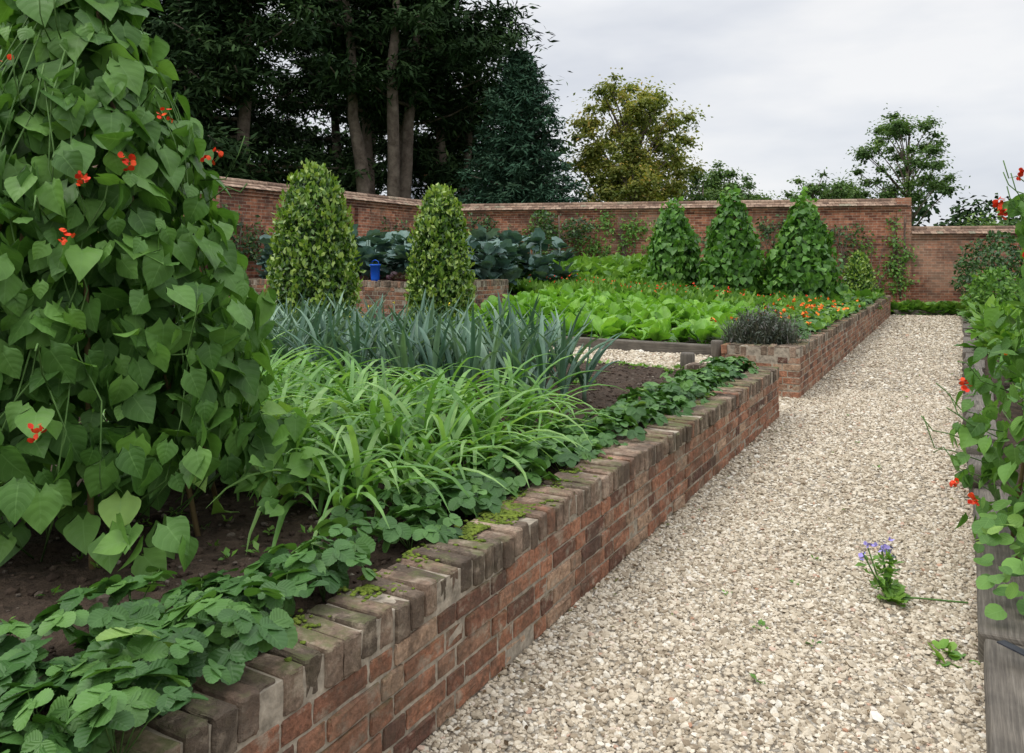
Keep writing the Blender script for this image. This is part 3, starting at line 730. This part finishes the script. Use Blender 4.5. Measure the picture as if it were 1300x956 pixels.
def shrub(name,x,y,z0,z1,r,n,mat,leaf=(.08,.16)):
    h=z1-z0;pf=lambda z:r*float(np.interp((z-z0)/h,[0,.3,.6,.85,1],[.7,1,.95,.6,.2]))
    a=Acc();surf_leaves(a,x,y,pf,z0,z1,n,P_lo,leaf,depth=.5,tipdown=.1,tw=.8,lump=.22,seed=int(abs(x*13+y*7))%60)
    tube(a,[(x,y,z0-.2),(x,y,z0+h*.6)],[.05,.02],6,1)
    a.build(name,[mat,'bark'])
shrub('evergreen_shrub',1.2,24.7,.3,2.3,1.15,3200,'darkshrub')
shrub('evergreen_shrub',3.2,22.5,.3,2.6,1.3,3000,'darkshrub')
shrub('leafy_shrub',.9,20.2,.2,1.35,.6,1400,'herb')
a=Acc();n=60;cen=np.column_stack([U(-1.4,.4,n),np.zeros(n),np.zeros(n)]);cen[:,1]=25.45+(cen[:,0]+1)*.345-.35-U(0,.3,n)
rosette(a,cen,16,P_chard,(.2,.4),.3,1.4,spread=.1);a.build('border_plants',['herb'])
timber('timber_bed_edging',(-1.38,24.55),(.45,25.2),.1,-.02,.14)
# self-sown borage on the path
a=Acc();bx,by=-.23,3.86
cen=np.array([(bx,by,.01),(bx+.03,by-.03,.01)]);rosette(a,cen,7,P_cab,(.04,.085),.2,1.1,spread=.03,rb=(.4,1))
cen=np.array([(bx+.22,by-.48,.005),(bx+.26,by-.44,.005),(bx+.20,by-.40,.005)]);rosette(a,cen,5,P_round,(.03,.055),.1,1.0,spread=.04,rb=(.4,1))
for k in range(6):
    t=U(-1,1);p1=(bx+.05*t-.04,by+.05*t,.11);p2=(bx+.08*t-.07,by+.08*t,.17+U(0,.08));tube(a,[(bx,by,0),p1,p2],[.005,.004,.003],5,1)
    c2=np.array([p1,(np.array(p1)+p2)/2,np.array(p1)*[1,1,.5]]);rosette(a,c2,6,P_lo,(.025,.06),.0,1.0,rb=(.4,1));flowers(a,np.array([p2])+rng.normal(0,.012,(2,3)),.016,2,4)
tube(a,[(bx,by,.02),(bx+.15,by+.02,.03),(bx+.3,by-.02,.06)],[.004]*3,4,1)
a.build('borage_plant',['herb','stem','petal_bl'])

# ---- climbers on the walls
def climber(name,p,d,n2,w,z0,z1,n,mat='darkshrub',leaf=(.06,.14)):
    a=Acc();p=np.array(p,float);d=np.array(d,float)
    for k in range(6):
        s=U(-w/2,w/2);pts=[(*(p+n2*.06),z0)]
        for j in range(1,5): pts.append((*(p+d*(s*j/4+U(-.1,.1))+n2*.06),z0+(z1-z0)*j/4))
        tube(a,pts,[.02,.016,.012,.01,.006],5,1)
    kc=max(4,n//35)
    cs=U(-w/2,w/2,kc);cz=z0+(z1-z0)*U(.1,1,kc)
    i=rng.integers(0,kc,n)
    s=cs[i]+rng.normal(0,.13,n);z=np.minimum(cz[i]+rng.normal(0,.16,n),z1+.15);off=np.abs(rng.normal(.1,.07,n))
    pos=np.column_stack([p+d*s[:,None]+n2*off[:,None],z])
    nn_=np.array([*n2,.4])+rng.normal(0,.6,(n,3));t=rng.normal(0,1,(n,3))+[0,0,-.4]
    inst(a,P_lo,pos,frames(nn_,t),U(leaf[0],leaf[1],n),U(0,1,n))
    a.build(name,[mat,'bark'])
for f,w,z0,z1,n in ((.06,.7,1.2,2.9,350),(.135,.8,1.1,2.5,260),(.20,.7,1.1,2.9,300),(.27,2.2,1.1,2.9,900),(.40,1.2,.9,2.9,600),(.49,.9,.9,2.8,360),(.60,.9,.8,2.8,400),(.68,.5,.8,2.4,200),(.73,.9,.7,2.7,380),(.80,.9,.6,2.9,400),(.87,.7,.6,2.6,260),(.93,1.3,.4,2.3,600),(.98,.5,.4,2.8,300)):
    q=np.array([-13.75,21.05])+f*np.array([12.75,4.4]);climber('wall_climber',q,dd,nn,w,z0,z1,n,'herb' if n%3==0 else 'darkshrub')
for yy,w,z1,n in ((12.3,1.3,2.6,500),(15.2,1.2,2.8,450),(18.,1.0,2.6,350),(9.8,1.0,2.4,300)):
    climber('wall_climber',(-13.8,yy),(0,1),np.array([1.,0.]),w,1.0,z1,n)
a=Acc();q=np.array([-13.75,21.05])+.25*np.array([12.75,4.4])+nn*.5
tube(a,[(*q,.9),(q[0]+.03,q[1],1.7),(q[0],q[1],2.9)],[.05,.04,.02],6,1)
for k in range(9):
    z=U(1.4,2.8);s=U(.5,1.3)*(1 if k%2 else -1);tube(a,[(*q,z),(*(q+dd*s*.5),z+.12),(*(q+dd*s),z+.3)],[.02,.014,.006],5,1)
    n=110;t=U(.2,1,n);pos=np.column_stack([q+dd*(s*t)[:,None],z+.3*t])+rng.normal(0,.10,(n,3))
    inst(a,P_lo,pos,frames(rng.normal(0,1,(n,3))+[0,-.5,.8],rng.normal(0,1,(n,3))),U(.07,.14,n),U(0,1,n))
a.build('espalier_fruit_tree',['darkshrub','bark'])

# ------------------------------------------------------------------ trees
def leafcloud(a,cen,rad,n,proto,size,mi=0,droop=0.,out=.6,soft=False,fs=.62):
    kc=len(cen);w=np.prod(rad,1)**.67;i=rng.choice(kc,n,p=w/w.sum())
    v=nrm(rng.normal(0,1,(n,3)));f=(np.abs(rng.normal(0,fs,n)) if soft else U(0,1,n)**.45)
    pos=cen[i]+v*f[:,None]*rad[i]
    nn_=v*out+np.array([0,0,.7])+rng.normal(0,.5,(n,3));t=v*np.array([1,1,.3])+rng.normal(0,.6,(n,3))+[0,0,-droop]
    cv=U(-.2,.2,kc)
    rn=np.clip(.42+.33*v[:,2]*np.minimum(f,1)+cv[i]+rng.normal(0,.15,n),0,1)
    inst(a,proto,pos,frames(nn_,t),U(size[0],size[1],n),rn,mi)
def broadleaf(name,r,d,ztop,zlow,rad,n,mat,leaf,nclump=45,tr=.25,cr=(.5,1.1),z0=0,ff=.4):
    x,y=G(r,d);e=empty(name);h=ztop-zlow;cz=(ztop+zlow)/2
    v=nrm(rng.normal(0,1,(nclump,3)));f=U(.1,1,nclump)**ff
    cen=np.array([x,y,cz])+v*f[:,None]*np.array([rad,rad,h/2])*U(.75,1.0,nclump)[:,None]
    cr_=U(cr[0],cr[1],nclump);R_=np.column_stack([cr_,cr_,cr_*.75])
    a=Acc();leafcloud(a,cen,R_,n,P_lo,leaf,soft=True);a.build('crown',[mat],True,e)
    a=Acc();tube(a,[(x,y,z0-.2),(x+.1,y,zlow*.6),(x,y,cz),(x+.1,y,cz+h*.3)],[tr,tr*.8,tr*.5,.03],8)
    for c in cen[:40]:
        zb=min(max(zlow*.8,c[2]-h*.35),cz);tube(a,[(x,y,zb),((x+c[0])/2,(y+c[1])/2,(zb+c[2])/2+.15),tuple(c)],[tr*.30,tr*.16,.02],5)
    a.build('trunk',['bark'],True,e)
def cypress(r,d,ztop,zmin,stems,n,spread=5.5,name='cypress_tree',nl=46,b0=.45,sr=.36):
    x,y=G(r,d);e=empty(name);tb=Acc();lf=Acc();cen=[];rad=[]
    tops=[]
    for k in range(stems):
        az=.5+k*6.283/stems+U(-.4,.4);b=b0 if stems>1 else 0
        pts=[];rd=[]
        for j in range(9):
            t=j/8;rr=b*(1+3.2*t)*(1 if k else .6)
            pts.append((x+rr*math.cos(az)+rng.normal(0,.06),y+rr*math.sin(az)+rng.normal(0,.06),-.2+ztop*.95*t));rd.append(sr*U(.75,1.15)*(1-t)**.8+.05)
        tube(tb,pts,rd,9);tops.append(np.array(pts))
    for k in range(nl):
        st=tops[rng.integers(0,stems)];z=zmin+(ztop-zmin)*(k/nl)**1.05
        px_=np.interp(z,st[:,2],st[:,0]);py_=np.interp(z,st[:,2],st[:,1])
        az=U(0,6.283);L=spread*(1-.55*((z-zmin)/(ztop-zmin))**1.5)*U(.5,1.1)
        up=U(.0,.3);pts=[np.array([px_,py_,z-L*.1+L*up*t*t+.0])+np.array([math.cos(az),math.sin(az),0])*L*t for t in (0,.3,.6,1)]
        tube(tb,pts,[.11,.08,.05,.02],5)
        for t in (.3,.5,.65,.8,1.0):
            for q in range(2):
                p=pts[0]*(1-t)+pts[3]*t+rng.normal(0,.42,3)*[1,1,.7];cen.append(p);s=U(.5,1.1);rad.append((s*1.35,s*1.35,s*.40))
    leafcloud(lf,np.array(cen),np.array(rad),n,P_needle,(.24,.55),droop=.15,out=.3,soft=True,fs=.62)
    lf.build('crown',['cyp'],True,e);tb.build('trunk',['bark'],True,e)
cypress(-5.7,36,17,8.4,5,42000,5.0,nl=46,b0=.66)
cypress(-12.3,34,16,4.8,2,46000,5.3,nl=54,b0=.5)
cypress(-3.1,41,15.5,4.2,3,40000,4.2,nl=48,b0=.5,sr=.30)
cypress(-18.0,36,16,3.6,1,38000,5.5,nl=50)
cypress(-24.5,38,16,3.0,1,16000,5.5,nl=34)
cypress(-9.0,46,17,3.4,2,42000,6.0,nl=52)
cypress(-16.5,46,17,3.0,2,36000,6.2,nl=48)
def pine(r,d,ztop,zlow,rad,n):
    x,y=G(r,d);e=empty('pine_tree');cen=[];R_=[];tb=Acc()
    tube(tb,[(x,y,-.2),(x,y,ztop*.5),(x,y,ztop)],[.28,.18,.03],8)
    for k in range(105):
        t=(k/105);z=zlow+(ztop-zlow)*t;L=rad*(1-t)**.75*U(.55,1.15)+.15;az=k*2.399+U(-.3,.3)
        p=np.array([x+L*math.cos(az),y+L*math.sin(az),z+L*.22]);tube(tb,[(x,y,z-.1),tuple((p+[x,y,z])/2),tuple(p)],[.05,.035,.012],4)
        for f in (1,.65,.35):
            cen.append(np.array([x,y,z])*(1-f)+p*f);s=.28+.25*(1-t);R_.append((s*1.3,s*1.3,s*.6))
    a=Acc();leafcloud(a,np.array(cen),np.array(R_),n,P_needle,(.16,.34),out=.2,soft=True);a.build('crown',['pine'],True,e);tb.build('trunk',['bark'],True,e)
pine(.35,33,10.2,2.4,2.7,40000)
broadleaf('lime_tree',6.05,40,11.3,2.6,3.5,30000,'autumn',(.13,.25),170,.3,(.4,.85),ff=.34)
broadleaf('maple_tree',5.6,37,6.6,2.2,2.3,10000,'autumn',(.12,.23),56,.15,(.4,.7))
broadleaf('ash_tree',10.1,42,6.6,2.2,2.1,7500,'tree',(.12,.24),46,.15,(.35,.7))
broadleaf('ash_tree',13.4,50,8.4,2.4,2.5,7500,'tree',(.14,.28),50,.16,(.35,.8))
broadleaf('ash_tree',22.6,45,10.6,3.4,3.2,12000,'tree',(.13,.26),56,.2,(.35,.75),ff=.3)
broadleaf('ash_tree',17.9,47,6.9,2.6,2.2,7000,'tree',(.14,.26),44,.16,(.35,.7))
broadleaf('ash_tree',20.4,49,7.4,2.6,2.2,7000,'tree',(.14,.26),44,.16,(.35,.7))
broadleaf('ash_tree',15.6,52,6.8,2.4,2.4,7000,'tree',(.14,.28),44,.16,(.35,.7))
a=Acc();k=170;rr=np.linspace(-60,75,k);cen=[];rad=[]
for q in rr:
    d=62+rng.normal(0,3);x,y=G(q,d);left=q<3
    hh=(10.5+2*math.sin(q*.7) if left else 4.8)+rng.normal(0,1.3)
    for z in np.arange(1,hh,1.5): cen.append((x+rng.normal(0,.6),y+rng.normal(0,.8),z));s=U(1.0,1.7);rad.append((s,s,s*.9))
leafcloud(a,np.array(cen),np.array(rad),70000,P_lo,(.35,.7));a.build('distant_trees',['farwood'])
a=Acc();cen=[];rad=[]
for q in np.linspace(17.5,34,40):
    x,y=G(q+rng.normal(0,.2),32+rng.normal(0,.5))
    for z in np.arange(.8,3.0+.5*math.sin(q*1.7),.7): cen.append((x,y,z));s=U(.4,.8);rad.append((s,s,s*.8))
leafcloud(a,np.array(cen),np.array(rad),12000,P_lo,(.14,.28));a.build('hedge',['tree'])
# a house half hidden by the trees
M['render_wall']=plain('house_render',(.42,.41,.38),(.52,.51,.48),2,.9,.1);M['slate_roof']=plain('slate_roof',(.12,.13,.15),(.2,.21,.23),4,.7)
e=empty('house');hx,hy=G(-3.4,54)
a=Acc();X0,X1,Y0,Y1=hx-4,hx+4,hy-3,hy+3
box6(a,[(X0,Y0),(X1,Y0),(X1,Y1),(X0,Y1)],0,5.2,0);a.build('walls',['render_wall'],False,e)
a=Acc();V=[(X0-.3,Y0-.4,5.1),(X1+.3,Y0-.4,5.1),(X1+.3,hy,7.4),(X0-.3,hy,7.4),(X0-.3,Y1+.4,5.1),(X1+.3,Y1+.4,5.1)]
a.add(V,[(0,1,2),(0,2,3),(4,3,2),(4,2,5),(0,3,4),(1,5,2)]);a.build('roof',['slate_roof'],False,e)
a=Acc();box6(a,[(hx-3,hy-.4),(hx-2.2,hy-.4),(hx-2.2,hy+.4),(hx-3,hy+.4)],6.5,8.2,0);a.build('chimney',['wall'],False,e)
a=Acc()
for wx in (-2.6,0,2.6):
    for wz in (1.2,3.5): box6(a,[(hx+wx-.5,Y0-.03),(hx+wx+.5,Y0-.03),(hx+wx+.5,Y0+.05),(hx+wx-.5,Y0+.05)],wz,wz+1.2,0)
a.build('windows',['slate'],False,e)

# ------------------------------------------------------------------ sky & light
w=bpy.data.worlds.new("World");scene.world=w;w.use_nodes=True;nt=w.node_tree;nt.nodes.clear()
out=nt.nodes.new('ShaderNodeOutputWorld')
sky=nt.nodes.new('ShaderNodeTexSky');sky.sky_type='NISHITA';sky.sun_disc=False
EL,AZ=math.radians(52),math.radians(-140)
sky.sun_elevation=EL;sky.sun_rotation=AZ
b1=nt.nodes.new('ShaderNodeBackground');b1.inputs[1].default_value=.1;nt.links.new(sky.outputs[0],b1.inputs[0])
tc=nt.nodes.new('ShaderNodeTexCoord');mp=nt.nodes.new('ShaderNodeMapping');nt.links.new(tc.outputs['Generated'],mp.inputs[0]);mp.inputs['Scale'].default_value=(1,1,3.2)
nz=noise(nt,2.3,5,.5,mp.outputs[0])
col=ramp(nt,nz,[(.34,(.68,.715,.79)),(.5,(.85,.87,.91)),(.62,(.98,.98,.985))])
sp=nt.nodes.new('ShaderNodeSeparateXYZ');nt.links.new(tc.outputs['Generated'],sp.inputs[0])
b2=nt.nodes.new('ShaderNodeBackground');nt.links.new(col,b2.inputs[0]);nt.links.new(mr(nt,sp.outputs[2],.3,.95,1.0,3.1),b2.inputs[1])
mx=nt.nodes.new('ShaderNodeMixShader');mx.inputs[0].default_value=.9
nt.links.new(b1.outputs[0],mx.inputs[1]);nt.links.new(b2.outputs[0],mx.inputs[2]);nt.links.new(mx.outputs[0],out.inputs[0])
sun=bpy.data.lights.new('sun','SUN');sun.energy=1.35;sun.angle=math.radians(25);sun.color=(1,.96,.9)
so=bpy.data.objects.new('sun',sun);scene.collection.objects.link(so)
from mathutils import Vector
ld=Vector((math.sin(AZ)*math.cos(EL),math.cos(AZ)*math.cos(EL),math.sin(EL)))
so.rotation_euler=ld.to_track_quat('Z','Y').to_euler()

scene.view_settings.view_transform='Standard';scene.view_settings.look='None';scene.view_settings.exposure=0
cam=bpy.data.cameras.new('camera');cam.lens=27.7;cam.sensor_width=36;cam.shift_y=-.1123;cam.clip_end=2000;cam.clip_start=.05
co=bpy.data.objects.new('camera',cam);scene.collection.objects.link(co)
co.location=(0,0,1.5);co.rotation_euler=(math.radians(90),0,math.radians(29.03));scene.camera=co
